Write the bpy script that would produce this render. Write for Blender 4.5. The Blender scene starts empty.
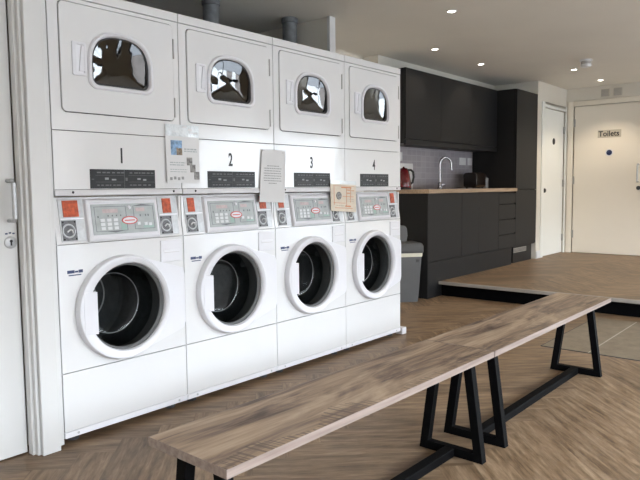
import bpy, bmesh, math, random
from mathutils import Vector, Matrix
random.seed(7)
SC = bpy.context.scene
COL = SC.collection
PI = math.pi
W = 0.683                                     # pitch of the laundry stacks
CEIL = 2.52
STEP = 0.155                                  # height of the raised floor
TILT = 0.16                                   # lean of the washer consoles

# ------------------------------------------------------------------ materials
def new_mat(name):
    m = bpy.data.materials.new(name); m.use_nodes = True
    nt = m.node_tree; b = nt.nodes['Principled BSDF']
    return m, nt, b

def N(nt, typ, **kw):
    n = nt.nodes.new(typ)
    for k, v in kw.items():
        setattr(n, k, v)
    return n

def setin(nt, sock, v):
    if hasattr(v, 'links'):
        nt.links.new(v, sock)
    else:
        sock.default_value = v

def M(nt, op, a, b=None, c=None):
    n = N(nt, 'ShaderNodeMath', operation=op)
    for i, v in enumerate((a, b, c)):
        if v is not None:
            setin(nt, n.inputs[i], v)
    return n.outputs[0]

def ramp(nt, fac, stops):
    n = N(nt, 'ShaderNodeValToRGB')
    e = n.color_ramp.elements
    e[0].position, e[0].color = stops[0][0], (*stops[0][1], 1)
    e[1].position, e[1].color = stops[-1][0], (*stops[-1][1], 1)
    for p, c in stops[1:-1]:
        x = e.new(p); x.color = (*c, 1)
    nt.links.new(fac, n.inputs[0])
    return n.outputs[0]

def mix(nt, fac, a, b, mode='MIX'):
    n = N(nt, 'ShaderNodeMix', data_type='RGBA', blend_type=mode)
    setin(nt, n.inputs[0], fac)
    for i, v in ((6, a), (7, b)):
        if isinstance(v, tuple):
            v = (*v, 1) if len(v) == 3 else v
        setin(nt, n.inputs[i], v)
    return n.outputs[2]

def plain(name, col, rough=0.5, metal=0.0, coat=0.0, spec=0.5, vary=0.03, scale=12, bump=0.0, bscale=40):
    """procedural: a faint large-scale tone variation and optional bump"""
    m, nt, b = new_mat(name)
    tc = N(nt, 'ShaderNodeTexCoord')
    nz = N(nt, 'ShaderNodeTexNoise'); nz.inputs['Scale'].default_value = scale
    nt.links.new(tc.outputs['Object'], nz.inputs['Vector'])
    lo = tuple(max(0, c * (1 - vary)) for c in col); hi = tuple(min(1, c * (1 + vary)) for c in col)
    nt.links.new(ramp(nt, nz.outputs['Fac'], [(0.3, lo), (0.7, hi)]), b.inputs['Base Color'])
    b.inputs['Roughness'].default_value = rough
    b.inputs['Metallic'].default_value = metal
    b.inputs['Coat Weight'].default_value = coat
    b.inputs['Coat Roughness'].default_value = 0.08
    b.inputs['Specular IOR Level'].default_value = spec
    if bump:
        n2 = N(nt, 'ShaderNodeTexNoise'); n2.inputs['Scale'].default_value = bscale
        nt.links.new(tc.outputs['Object'], n2.inputs['Vector'])
        bp = N(nt, 'ShaderNodeBump'); bp.inputs['Strength'].default_value = bump
        bp.inputs['Distance'].default_value = 0.02
        nt.links.new(n2.outputs['Fac'], bp.inputs['Height'])
        nt.links.new(bp.outputs['Normal'], b.inputs['Normal'])
    return m

def herringbone(name, L=6.0, w=0.15, tones=None):
    m, nt, b = new_mat(name)
    g = N(nt, 'ShaderNodeNewGeometry')
    s = N(nt, 'ShaderNodeSeparateXYZ'); nt.links.new(g.outputs['Position'], s.inputs[0])
    X, Y = s.outputs[0], M(nt, 'ADD', s.outputs[1], 0.76)
    r = 1 / math.sqrt(2) / w
    u = M(nt, 'MULTIPLY', M(nt, 'ADD', X, Y), r)
    v = M(nt, 'MULTIPLY', M(nt, 'SUBTRACT', X, Y), r)
    i, j = M(nt, 'FLOOR', u), M(nt, 'FLOOR', v)
    fu, fv = M(nt, 'FRACT', u), M(nt, 'FRACT', v)
    d = M(nt, 'SUBTRACT', i, j)
    k = M(nt, 'FLOOR', M(nt, 'DIVIDE', M(nt, 'ADD', d, 0.5), 2 * L))
    t = M(nt, 'SUBTRACT', d, M(nt, 'MULTIPLY', k, 2 * L))
    H = M(nt, 'LESS_THAN', t, L - 0.5)
    nH = M(nt, 'SUBTRACT', 1.0, H)
    def sel(a, c):
        return M(nt, 'ADD', M(nt, 'MULTIPLY', a, H), M(nt, 'MULTIPLY', c, nH))
    along = sel(M(nt, 'ADD', t, fu), M(nt, 'ADD', M(nt, 'SUBTRACT', 2 * L - 1, t), fv))
    across = sel(fv, fu)
    pid = sel(j, i)
    c = N(nt, 'ShaderNodeCombineXYZ'); setin(nt, c.inputs[0], pid); setin(nt, c.inputs[1], k); setin(nt, c.inputs[2], H)
    wn = N(nt, 'ShaderNodeTexWhiteNoise', noise_dimensions='3D'); nt.links.new(c.outputs[0], wn.inputs['Vector'])
    rnd = wn.outputs['Value']
    gc = N(nt, 'ShaderNodeCombineXYZ')
    setin(nt, gc.inputs[0], M(nt, 'MULTIPLY', along, w * 2.0))
    setin(nt, gc.inputs[1], M(nt, 'MULTIPLY', across, w * 15))
    setin(nt, gc.inputs[2], M(nt, 'MULTIPLY', rnd, 37.0))
    gn = N(nt, 'ShaderNodeTexNoise'); gn.inputs['Scale'].default_value = 2.2; gn.inputs['Detail'].default_value = 7
    gn.inputs['Roughness'].default_value = 0.68; gn.inputs['Distortion'].default_value = 0.3
    nt.links.new(gc.outputs[0], gn.inputs['Vector'])
    base = ramp(nt, gn.outputs['Fac'], tones or [(0.28, (0.075, 0.045, 0.025)), (0.43, (0.168, 0.107, 0.060)),
                                                  (0.55, (0.245, 0.164, 0.098)), (0.72, (0.36, 0.256, 0.164))])
    tone = ramp(nt, rnd, [(0.0, (0.80, 0.79, 0.79)), (0.5, (0.97, 0.96, 0.95)), (1.0, (1.10, 1.08, 1.05))])
    col = mix(nt, 1.0, base, tone, 'MULTIPLY')
    e1 = M(nt, 'MINIMUM', across, M(nt, 'SUBTRACT', 1.0, across))
    e2 = M(nt, 'MINIMUM', along, M(nt, 'SUBTRACT', L, along))
    seam = M(nt, 'LESS_THAN', M(nt, 'MINIMUM', e1, e2), 0.012)
    col = mix(nt, M(nt, 'MULTIPLY', seam, 0.27), col, (0.07, 0.045, 0.03))
    nt.links.new(col, b.inputs['Base Color'])
    nt.links.new(M(nt, 'ADD', M(nt, 'MULTIPLY', gn.outputs['Fac'], 0.2), 0.38), b.inputs['Roughness'])
    b.inputs['Specular IOR Level'].default_value = 0.35
    bp = N(nt, 'ShaderNodeBump'); bp.inputs['Strength'].default_value = 0.15; bp.inputs['Distance'].default_value = 0.004
    nt.links.new(gn.outputs['Fac'], bp.inputs['Height']); nt.links.new(bp.outputs['Normal'], b.inputs['Normal'])
    return m

def bench_wood(name):
    m, nt, b = new_mat(name)
    tc = N(nt, 'ShaderNodeTexCoord'); s = N(nt, 'ShaderNodeSeparateXYZ')
    nt.links.new(tc.outputs['Object'], s.inputs[0])
    mp = N(nt, 'ShaderNodeMapping'); mp.inputs['Scale'].default_value = (1.15, 7.5, 7.5)
    nt.links.new(tc.outputs['Object'], mp.inputs['Vector'])
    n1 = N(nt, 'ShaderNodeTexNoise'); n1.inputs['Scale'].default_value = 1.3; n1.inputs['Detail'].default_value = 9
    n1.inputs['Roughness'].default_value = 0.62; n1.inputs['Distortion'].default_value = 1.7
    nt.links.new(mp.outputs[0], n1.inputs['Vector'])
    mp2 = N(nt, 'ShaderNodeMapping'); mp2.inputs['Scale'].default_value = (4, 95, 95)
    nt.links.new(tc.outputs['Object'], mp2.inputs['Vector'])
    n2 = N(nt, 'ShaderNodeTexNoise'); n2.inputs['Scale'].default_value = 1.0; n2.inputs['Detail'].default_value = 3
    nt.links.new(mp2.outputs[0], n2.inputs['Vector'])
    f = M(nt, 'ADD', M(nt, 'MULTIPLY', n1.outputs['Fac'], 0.80), M(nt, 'MULTIPLY', n2.outputs['Fac'], 0.20))
    col = ramp(nt, f, [(0.36, (0.085, 0.056, 0.041)), (0.44, (0.19, 0.128, 0.090)), (0.51, (0.30, 0.210, 0.140)),
                       (0.58, (0.395, 0.285, 0.192)), (0.69, (0.50, 0.38, 0.275))])
    # saw-mark ticks across the grain near the front edge, in broken runs
    wv = N(nt, 'ShaderNodeTexNoise', noise_dimensions='1D'); wv.inputs['Scale'].default_value = 75; wv.inputs['Detail'].default_value = 1
    nt.links.new(M(nt, 'ADD', s.outputs[0], M(nt, 'MULTIPLY', s.outputs[1], 0.18)), wv.inputs['W'])
    patch = N(nt, 'ShaderNodeTexNoise', noise_dimensions='1D'); patch.inputs['Scale'].default_value = 2.6; patch.inputs['Detail'].default_value = 1
    nt.links.new(M(nt, 'ADD', s.outputs[0], 3.17), patch.inputs['W'])
    lim = M(nt, 'ADD', -0.168, M(nt, 'MULTIPLY', M(nt, 'SUBTRACT', patch.outputs['Fac'], 0.36), 0.26))
    near = M(nt, 'LESS_THAN', s.outputs[1], lim)
    tick = M(nt, 'MULTIPLY', M(nt, 'GREATER_THAN', wv.outputs['Fac'], 0.53), near)
    col = mix(nt, M(nt, 'MULTIPLY', tick, 0.6), col, (0.075, 0.052, 0.042))
    nt.links.new(col, b.inputs['Base Color'])
    b.inputs['Roughness'].default_value = 0.45; b.inputs['Specular IOR Level'].default_value = 0.4
    bp = N(nt, 'ShaderNodeBump'); bp.inputs['Strength'].default_value = 0.12; bp.inputs['Distance'].default_value = 0.003
    nt.links.new(n2.outputs['Fac'], bp.inputs['Height']); nt.links.new(bp.outputs['Normal'], b.inputs['Normal'])
    return m

def oak(name, c0, c1):
    m, nt, b = new_mat(name)
    tc = N(nt, 'ShaderNodeTexCoord'); mp = N(nt, 'ShaderNodeMapping'); mp.inputs['Scale'].default_value = (2, 30, 30)
    nt.links.new(tc.outputs['Object'], mp.inputs['Vector'])
    n = N(nt, 'ShaderNodeTexNoise'); n.inputs['Scale'].default_value = 2; n.inputs['Detail'].default_value = 6
    nt.links.new(mp.outputs[0], n.inputs['Vector'])
    nt.links.new(ramp(nt, n.outputs['Fac'], [(0.3, c0), (0.7, c1)]), b.inputs['Base Color'])
    b.inputs['Roughness'].default_value = 0.5
    return m

def mosaic(name):
    m, nt, b = new_mat(name)
    g = N(nt, 'ShaderNodeNewGeometry'); s = N(nt, 'ShaderNodeSeparateXYZ'); nt.links.new(g.outputs['Position'], s.inputs[0])
    c = N(nt, 'ShaderNodeCombineXYZ'); nt.links.new(s.outputs[0], c.inputs[0]); nt.links.new(s.outputs[2], c.inputs[1])
    br = N(nt, 'ShaderNodeTexBrick'); br.offset = 0.0
    br.inputs['Scale'].default_value = 1; br.inputs['Brick Width'].default_value = 0.1; br.inputs['Row Height'].default_value = 0.065
    br.inputs['Mortar Size'].default_value = 0.004
    br.inputs['Color1'].default_value = (0.30, 0.285, 0.31, 1); br.inputs['Color2'].default_value = (0.36, 0.34, 0.365, 1)
    br.inputs['Mortar'].default_value = (0.40, 0.38, 0.41, 1)
    nt.links.new(c.outputs[0], br.inputs['Vector'])
    nt.links.new(br.outputs['Color'], b.inputs['Base Color'])
    b.inputs['Roughness'].default_value = 0.3
    return m

def stone_tiles(name):
    m, nt, b = new_mat(name)
    g = N(nt, 'ShaderNodeNewGeometry'); s = N(nt, 'ShaderNodeSeparateXYZ'); nt.links.new(g.outputs['Position'], s.inputs[0])
    n = N(nt, 'ShaderNodeTexNoise'); n.inputs['Scale'].default_value = 9; n.inputs['Detail'].default_value = 8; n.inputs['Roughness'].default_value = 0.7
    nt.links.new(g.outputs['Position'], n.inputs['Vector'])
    col = ramp(nt, n.outputs['Fac'], [(0.3, (0.145, 0.107, 0.070)), (0.7, (0.25, 0.198, 0.137))])
    fy = M(nt, 'FRACT', M(nt, 'DIVIDE', M(nt, 'ADD', s.outputs[1], 5 + 0.45 * 1 - 0.545), 0.45))
    e = M(nt, 'LESS_THAN', M(nt, 'MINIMUM', fy, M(nt, 'SUBTRACT', 1.0, fy)), 0.010)
    col = mix(nt, M(nt, 'MULTIPLY', e, 0.6), col, (0.62, 0.57, 0.5))
    nt.links.new(col, b.inputs['Base Color']); b.inputs['Roughness'].default_value = 0.5
    return m

def glass(name, tint, ior, rough=0.02, wavy=0.45):
    """clear tinted pane: fresnel reflection over a tinted see-through body"""
    m = bpy.data.materials.new(name); m.use_nodes = True; nt = m.node_tree; nt.nodes.clear()
    out = N(nt, 'ShaderNodeOutputMaterial'); mx = N(nt, 'ShaderNodeMixShader'); fr = N(nt, 'ShaderNodeFresnel')
    fr.inputs['IOR'].default_value = ior
    tr = N(nt, 'ShaderNodeBsdfTransparent'); tr.inputs['Color'].default_value = (*tint, 1)
    gl = N(nt, 'ShaderNodeBsdfGlossy'); gl.inputs['Roughness'].default_value = rough
    nz = N(nt, 'ShaderNodeTexNoise'); nz.inputs['Scale'].default_value = 5
    tc = N(nt, 'ShaderNodeTexCoord'); nt.links.new(tc.outputs['Object'], nz.inputs['Vector'])
    bp = N(nt, 'ShaderNodeBump'); bp.inputs['Strength'].default_value = wavy; bp.inputs['Distance'].default_value = 0.02
    nt.links.new(nz.outputs['Fac'], bp.inputs['Height']); nt.links.new(bp.outputs['Normal'], gl.inputs['Normal'])
    nt.links.new(fr.outputs[0], mx.inputs[0]); nt.links.new(tr.outputs[0], mx.inputs[1]); nt.links.new(gl.outputs[0], mx.inputs[2])
    nt.links.new(mx.outputs[0], out.inputs[0])
    return m

def emit(name, col, st):
    m = bpy.data.materials.new(name); m.use_nodes = True; nt = m.node_tree; nt.nodes.clear()
    out = N(nt, 'ShaderNodeOutputMaterial'); e = N(nt, 'ShaderNodeEmission')
    e.inputs[0].default_value = (*col, 1); e.inputs[1].default_value = st
    nt.links.new(e.outputs[0], out.inputs[0]); return m

MAT = dict(
    floor=herringbone('floor_wood'),
    bench=bench_wood('bench_laminate'),
    edge=oak('bench_edging', (0.19, 0.142, 0.12), (0.31, 0.245, 0.212)),
    enamel=plain('white_enamel', (0.72, 0.72, 0.72), 0.16, coat=0.3, vary=0.01, scale=3, bump=0.35, bscale=3.6),
    plastic=plain('white_plastic', (0.72, 0.72, 0.75), 0.35, vary=0.01),
    plastic2=plain('off_white_plastic', (0.78, 0.78, 0.81), 0.4, vary=0.01),
    lip=plain('grey_ledge', (0.62, 0.61, 0.62), 0.4, vary=0.02),
    seam=plain('dark_seam', (0.05, 0.05, 0.055), 0.7),
    black=plain('black_plastic', (0.012, 0.012, 0.013), 0.45),
    rubber=plain('black_rubber', (0.045, 0.045, 0.048), 0.7),
    gasket=plain('grey_gasket', (0.17, 0.173, 0.176), 0.6),
    drum=plain('drum_steel', (0.10, 0.108, 0.11), 0.8, metal=0.0, spec=0.2, vary=0.12, scale=30),
    chrome=plain('chrome', (0.48, 0.48, 0.50), 0.2, metal=1.0),
    steel=plain('brushed_steel', (0.50, 0.51, 0.52), 0.42, metal=0.55, vary=0.08, scale=60),
    display=plain('control_overlay', (0.40, 0.43, 0.43), 0.4, vary=0.10, scale=25),
    displine=plain('overlay_line', (0.15, 0.16, 0.17), 0.5),
    lcd=plain('pale_display_window', (0.52, 0.42, 0.42), 0.3, vary=0.1, scale=60),
    green=plain('green_overlay_patch', (0.33, 0.46, 0.42), 0.5),
    key=plain('pale_key', (0.70, 0.72, 0.73), 0.4),
    red=plain('orange_red_card', (0.46, 0.07, 0.016), 0.4, vary=0.35, scale=60),
    coin=plain('coin_mech', (0.13, 0.13, 0.135), 0.4, metal=0.3, vary=0.2, scale=80),
    silver=plain('coin_silver', (0.62, 0.62, 0.62), 0.3, metal=0.5),
    pink=plain('badge_red', (0.62, 0.10, 0.09), 0.4),
    navy=plain('navy_print', (0.03, 0.045, 0.12), 0.5),
    ink=plain('black_ink', (0.02, 0.02, 0.022), 0.6),
    plate=plain('black_plate', (0.013, 0.0135, 0.014), 0.4, spec=0.3, vary=0.15, scale=70),
    greyink=plain('grey_ink', (0.30, 0.30, 0.30), 0.6),
    dimink=plain('dim_grey_ink', (0.12, 0.12, 0.12), 0.6),
    paper=plain('white_paper', (0.70, 0.70, 0.70), 0.7, vary=0.02),
    paper2=plain('beige_paper', (0.70, 0.62, 0.51), 0.7, vary=0.06, scale=25),
    sleeve=plain('plastic_sleeve', (0.70, 0.74, 0.76), 0.1, coat=1.0, vary=0.04, bump=0.6, bscale=25),
    orangeink=plain('orange_print', (0.62, 0.26, 0.12), 0.7),
    blueprint=plain('blue_picture', (0.22, 0.36, 0.55), 0.5, vary=0.5, scale=40),
    brownprint=plain('brown_picture', (0.25, 0.19, 0.13), 0.5, vary=0.6, scale=60),
    greyprint=plain('grey_picture', (0.22, 0.21, 0.20), 0.5, vary=0.6, scale=60),
    paint=plain('white_paint', (0.68, 0.635, 0.55), 0.6, vary=0.015, scale=3),
    ceilp=plain('ceiling_paint', (0.72, 0.68, 0.605), 0.8, vary=0.02, scale=2),
    satin=plain('white_satin', (0.66, 0.66, 0.65), 0.35, vary=0.01, scale=3),
    doorp=plain('door_paint', (0.80, 0.735, 0.625), 0.4, vary=0.01, scale=3),
    doorg=plain('door_paint_pale', (0.83, 0.835, 0.78), 0.4, vary=0.01, scale=3),
    char=plain('charcoal_laminate', (0.012, 0.012, 0.0125), 0.5, vary=0.05, spec=0.28),
    slot=plain('dark_slot', (0.006, 0.006, 0.006), 0.8),
    oak=oak('oak_worktop', (0.36, 0.25, 0.16), (0.52, 0.38, 0.26)),
    mosaic=mosaic('grey_mosaic'),
    stone=stone_tiles('stone_tiles'),
    nosing=plain('grey_nosing', (0.36, 0.33, 0.30), 0.45, metal=0.2, vary=0.05),
    riser=plain('black_riser', (0.002, 0.002, 0.0024), 0.8, spec=0.05),
    bmetal=plain('black_powder_coat', (0.0025, 0.0025, 0.0028), 0.6, spec=0.06, vary=0.1, scale=60),
    bin=plain('bin_grey', (0.105, 0.107, 0.108), 0.5),
    binlid=plain('bin_lid_grey', (0.066, 0.067, 0.068), 0.5),
    liner=plain('pale_bin_liner', (0.72, 0.70, 0.58), 0.5),
    kettle=plain('red_kettle', (0.13, 0.006, 0.010), 0.18, coat=0.6),
    toast=plain('dark_brown_gloss', (0.014, 0.009, 0.007), 0.25),
    duct=plain('galvanised_duct', (0.20, 0.21, 0.22), 0.5, metal=0.5, vary=0.2, scale=20),
    socket=plain('white_socket', (0.72, 0.72, 0.72), 0.4),
    vent=plain('grey_vent', (0.50, 0.46, 0.39), 0.5),
    hinge=plain('satin_hinge', (0.42, 0.41, 0.39), 0.35, metal=0.6),
    sign=plain('beige_sign', (0.50, 0.45, 0.36), 0.4, vary=0.05),
    blue=plain('navy_disc', (0.018, 0.026, 0.075), 0.4),
    outside=plain('asphalt', (0.17, 0.17, 0.175), 0.8, vary=0.2, scale=2),
    whitewash=plain('added_white_facade', (0.82, 0.82, 0.80), 0.8, vary=0.05, scale=0.5),
    facade=plain('added_brick_facade', (0.24, 0.21, 0.19), 0.9, vary=0.3, scale=0.4),
    winframe=plain('dark_window_frame', (0.05, 0.05, 0.055), 0.5),
    lamp=emit('downlight_lens', (1.0, 0.93, 0.82), 14.0),
    doorglass=glass('smoked_door_glass', (0.62, 0.64, 0.64), 1.30, rough=0.10, wavy=0.03),
    dryglass=glass('dryer_door_glass', (0.13, 0.13, 0.14), 2.0),
    linen=plain('pale_laundry', (0.70, 0.71, 0.73), 0.9, vary=0.08, scale=14, bump=0.5, bscale=12),
    darklinen=plain('dark_laundry', (0.02, 0.02, 0.024), 0.9),
)

# ------------------------------------------------------------------ mesh builder
def ident(p): return p

class MB:
    def __init__(self, fn=ident):
        self.v, self.f, self.fn = [], [], fn
    def add(self, vs, fs):
        o = len(self.v); self.v += [tuple(self.fn(Vector(p))) for p in vs]; self.f += [tuple(i + o for i in q) for q in fs]
        return self
    def box(self, x0, x1, y0, y1, z0, z1):
        vs = [(x, y, z) for z in (z0, z1) for y in (y0, y1) for x in (x0, x1)]
        return self.add(vs, [(0, 2, 3, 1), (4, 5, 7, 6), (0, 1, 5, 4), (2, 6, 7, 3), (0, 4, 6, 2), (1, 3, 7, 5)])
    def loft(self, loops, closed=True, cap0=False, cap1=False):
        n = len(loops[0]); vs = [p for l in loops for p in l]; fs = []
        for a in range(len(loops) - 1):
            for i in range(n if closed else n - 1):
                j = (i + 1) % n
                fs.append((a * n + i, a * n + j, (a + 1) * n + j, (a + 1) * n + i))
        if cap0: fs.append(tuple(range(n))[::-1])
        if cap1: fs.append(tuple((len(loops) - 1) * n + i for i in range(n)))
        return self.add(vs, fs)
    def prism_y(self, poly, y0, y1):               # outline in x,z extruded along y
        return self.loft([[(x, y, z) for x, z in poly] for y in (y0, y1)], cap0=True, cap1=True)
    def prism_x(self, poly, x0, x1):               # outline in y,z extruded along x
        return self.loft([[(x, y, z) for y, z in poly] for x in (x0, x1)], cap0=True, cap1=True)
    def prism_z(self, poly, z0, z1):
        return self.loft([[(x, y, z) for x, y in poly] for z in (z0, z1)], cap0=True, cap1=True)
    def lathe_y(self, cx, cz, prof, n=56):         # prof: (radius, y)
        loops = [[(cx + r * math.cos(2 * PI * i / n), y, cz + r * math.sin(2 * PI * i / n)) for i in range(n)] for r, y in prof]
        return self.loft(loops, cap0=prof[0][0] > 1e-6 and False, cap1=False)
    def lathe_z(self, cx, cy, prof, n=32, caps=True):
        loops = [[(cx + r * math.cos(2 * PI * i / n), cy + r * math.sin(2 * PI * i / n), z) for i in range(n)] for r, z in prof]
        return self.loft(loops, cap0=caps, cap1=caps)
    def lathe_x(self, cy, cz, prof, n=24):
        loops = [[(x, cy + r * math.cos(2 * PI * i / n), cz + r * math.sin(2 * PI * i / n)) for i in range(n)] for r, x in prof]
        return self.loft(loops, cap0=True, cap1=True)
    def tube(self, pts, r, n=10):
        pts = [Vector(p) for p in pts]; loops = []
        up = Vector((0.13, 0.27, 0.95)).normalized()
        for i, p in enumerate(pts):
            d = (pts[min(i + 1, len(pts) - 1)] - pts[max(i - 1, 0)]).normalized()
            a = d.cross(up)
            if a.length < 1e-3: a = d.cross(Vector((1, 0, 0)))
            a.normalize(); c = d.cross(a)
            loops.append([p + r * (math.cos(2 * PI * k / n) * a + math.sin(2 * PI * k / n) * c) for k in range(n)])
        return self.loft(loops, cap0=True, cap1=True)
    def plate(self, outer, inner, c, y0, y1):      # flat plate in x,z with a hole
        angs = sorted({round(math.atan2(z - c[1], x - c[0]), 5) for x, z in outer + inner})
        O, I = [ray(outer, c, a) for a in angs], [ray(inner, c, a) for a in angs]
        L = [[(x, y, z) for x, z in P] for P, y in ((O, y0), (I, y0), (I, y1), (O, y1), (O, y0))]
        return self.loft(L)

def ray(poly, c, a):
    dx, dz = math.cos(a), math.sin(a); best = None
    for i in range(len(poly)):
        x1, z1 = poly[i][0] - c[0], poly[i][1] - c[1]; x2, z2 = poly[(i + 1) % len(poly)][0] - c[0], poly[(i + 1) % len(poly)][1] - c[1]
        ex, ez = x2 - x1, z2 - z1; den = dx * ez - dz * ex
        if abs(den) < 1e-12: continue
        t = (x1 * ez - z1 * ex) / den; s = (x1 * dz - z1 * dx) / den
        if t > 0 and -1e-6 <= s <= 1 + 1e-6 and (best is None or t < best): best = t
    return (c[0] + best * dx, c[1] + best * dz)

def rect(x0, x1, z0, z1): return [(x0, z0), (x1, z0), (x1, z1), (x0, z1)]
def rrect(x0, x1, z0, z1, r, n=6):
    P = []
    for cx, cz, a in ((x1 - r, z0 + r, -PI / 2), (x1 - r, z1 - r, 0), (x0 + r, z1 - r, PI / 2), (x0 + r, z0 + r, PI)):
        P += [(cx + r * math.cos(a + i * PI / 2 / n), cz + r * math.sin(a + i * PI / 2 / n)) for i in range(n + 1)]
    return P
def circle(cx, cz, r, n=64): return [(cx + r * math.cos(2 * PI * i / n), cz + r * math.sin(2 * PI * i / n)) for i in range(n)]
def arch(cx, zb, zt, hw, rc, e=2.25, zs=None):
    """flat-bottomed arch, rounded lower corners, same point count for any size"""
    P = []; zs = zs if zs is not None else zb + (zt - zb) * 0.40
    for sx, a0 in ((1, -PI / 2),):
        P += [(cx + hw - rc + rc * math.cos(a0 + i * PI / 16), zb + rc + rc * math.sin(a0 + i * PI / 16)) for i in range(9)]
    for i in range(1, 32):
        t = i * PI / 32
        ct, st = math.cos(t), math.sin(t)
        P.append((cx + hw * math.copysign(abs(ct) ** (2 / e), ct), zs + (zt - zs) * st ** (2 / e)))
    P += [(cx - hw + rc + rc * math.cos(PI + i * PI / 16), zb + rc + rc * math.sin(PI + i * PI / 16)) for i in range(9)]
    return P
def hull(pts):
    pts = sorted(set(pts))
    def half(ps):
        h = []
        for p in ps:
            while len(h) > 1 and (h[-1][0]-h[-2][0])*(p[1]-h[-2][1]) - (h[-1][1]-h[-2][1])*(p[0]-h[-2][0]) <= 0: h.pop()
            h.append(p)
        return h
    a, b = half(pts), half(pts[::-1]); return a[:-1] + b[:-1]

def obj(name, mb, mat, parent=None, bevel=0.0, smooth=35, seg=2, face=None):
    if bevel and smooth == 35: smooth = 16
    me = bpy.data.meshes.new(name)
    me.from_pydata([tuple(v) for v in mb.v], [], mb.f); me.validate()
    bm = bmesh.new(); bm.from_mesh(me); bmesh.ops.remove_doubles(bm, verts=bm.verts, dist=1e-6)
    bmesh.ops.recalc_face_normals(bm, faces=bm.faces)
    if face is not None:                       # an open pane: make its outside look the given way
        if sum((f.normal * f.calc_area() for f in bm.faces), Vector()).dot(Vector(face)) < 0:
            bmesh.ops.reverse_faces(bm, faces=bm.faces)
    if bevel:
        ed = [e for e in bm.edges if len(e.link_faces) == 2 and e.calc_face_angle(0) > math.radians(40)]
        bmesh.ops.bevel(bm, geom=ed, offset=bevel, segments=seg, affect='EDGES', profile=0.5, clamp_overlap=True)
    bm.to_mesh(me); bm.free()
    if smooth:
        me.shade_smooth(); me.set_sharp_from_angle(angle=math.radians(smooth))
    me.materials.append(MAT[mat] if isinstance(mat, str) else mat)
    o = bpy.data.objects.new(name, me); COL.objects.link(o)
    if parent: o.parent = parent
    return o

def tag(o, label, cat, group=None):
    o['label'] = label; o['category'] = cat
    if group: o['group'] = group
    return o
def thing(name, label, cat, loc=(0, 0, 0), rz=0, group=None):
    o = bpy.data.objects.new(name, None); o.empty_display_size = 0.1; COL.objects.link(o)
    o.location = loc; o.rotation_euler = (0, 0, rz)
    return tag(o, label, cat, group)
def struct(name, mb, mat, bevel=0.0, label=None):
    o = obj(name, mb, mat, None, bevel); o['kind'] = 'structure'
    if label: o['label'] = label
    return o
def copy_tree(o, parent=None):
    c = o.copy(); COL.objects.link(c); c.parent = parent
    for ch in list(o.children): copy_tree(ch, c)
    return c
def text_mb(s, size, fn, ext=0.0006, weight=0.0, sx=1.0):
    """lettering as a mesh; fn maps text x,y,depth to the place it stands"""
    cu = bpy.data.curves.new('lettering', 'FONT'); cu.body = s; cu.size = size; cu.align_x = 'CENTER'; cu.align_y = 'CENTER'
    cu.extrude = ext; cu.offset = weight
    t = bpy.data.objects.new('lettering', cu); COL.objects.link(t)
    bpy.context.view_layer.update()
    me = bpy.data.meshes.new_from_object(t.evaluated_get(bpy.context.evaluated_depsgraph_get()))
    mb = MB(); mb.add([fn(Vector((v.co.x * sx, v.co.y, v.co.z))) for v in me.vertices], [tuple(p.vertices) for p in me.polygons])
    bpy.data.objects.remove(t); bpy.data.curves.remove(cu); bpy.data.meshes.remove(me)
    return mb

# ------------------------------------------------------------------ camera
def make_camera():
    f, yaw, pitch, roll = 638.743, 0.8716, -0.0809, -0.0106
    C = Vector((-1.3795, -2.6565, 1.1338))
    fw = Vector((math.sin(yaw) * math.cos(pitch), math.cos(yaw) * math.cos(pitch), math.sin(pitch)))
    r = Vector((math.cos(yaw), -math.sin(yaw), 0)); u = r.cross(fw)
    r2 = r * math.cos(roll) + u * math.sin(roll); u2 = -r * math.sin(roll) + u * math.cos(roll)
    cam = bpy.data.cameras.new('camera'); cam.sensor_width = 36; cam.sensor_fit = 'HORIZONTAL'; cam.lens = f / 640 * 36
    cam.clip_start = 0.02
    o = bpy.data.objects.new('camera', cam); COL.objects.link(o)
    m = Matrix((r2, u2, -fw)).transposed().to_4x4(); m.translation = C; o.matrix_world = m
    SC.camera = o
make_camera()

# ------------------------------------------------------------------ the room
XL, XR, YF, YB = -3.4, 8.13, -4.7, 2.4
EDGE = 4.45                                    # nose of the step
struct('floor', MB().box(XL, 4.62, YF, YB, -0.1, 0), 'floor')
struct('floor_raised', MB().box(4.53, XR + 0.12, YF, YB, 0.0, STEP - 0.002).box(EDGE + 0.03, 4.53, YF, 0.645, STEP - 0.03, STEP - 0.002)
       .box(EDGE + 0.035, XR + 0.12, YF, YB, STEP - 0.002, STEP), 'floor', label='raised wood floor before the toilet door')
struct('trim_step_riser', MB().box(4.515, 4.53, YF, 0.67, 0, STEP - 0.03), 'riser')
struct('trim_step_nosing', MB().box(EDGE, EDGE + 0.035, YF, 0.645, STEP - 0.03, STEP + 0.001), 'nosing', 0.004)
struct('floor_tile_patch', MB().box(3.04, 4.28, -3.3, -0.985, 0.0005, 0.004), 'stone', label='grey stone tiles let into the wood floor at the step')
struct('trim_tile_edge', MB().box(3.034, 3.04, -3.3, -0.98, 0, 0.0045).box(3.04, 4.28, -0.985, -0.98, 0, 0.0045), 'seam')
struct('ceiling', MB().box(XL, XR + 0.12, YF, YB, CEIL, CEIL + 0.1), 'ceilp')
struct('wall_back', MB().box(XL, 9, YB, YB + 0.1, 0, CEIL), 'paint')
struct('wall_left', MB().box(XL - 0.1, XL, YF, YB, 0, CEIL), 'paint')
# end wall with the toilet door
struct('wall_end', MB().box(XR, XR + 0.12, YF, -0.50, STEP, CEIL).box(XR, XR + 0.12, 0.54, 1.4, STEP, CEIL)
       .box(XR, XR + 0.12, -0.50, 0.54, 2.27, CEIL).box(XR + 0.07, XR + 0.12, -0.50, 0.54, STEP, 2.27), 'paint')
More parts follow.
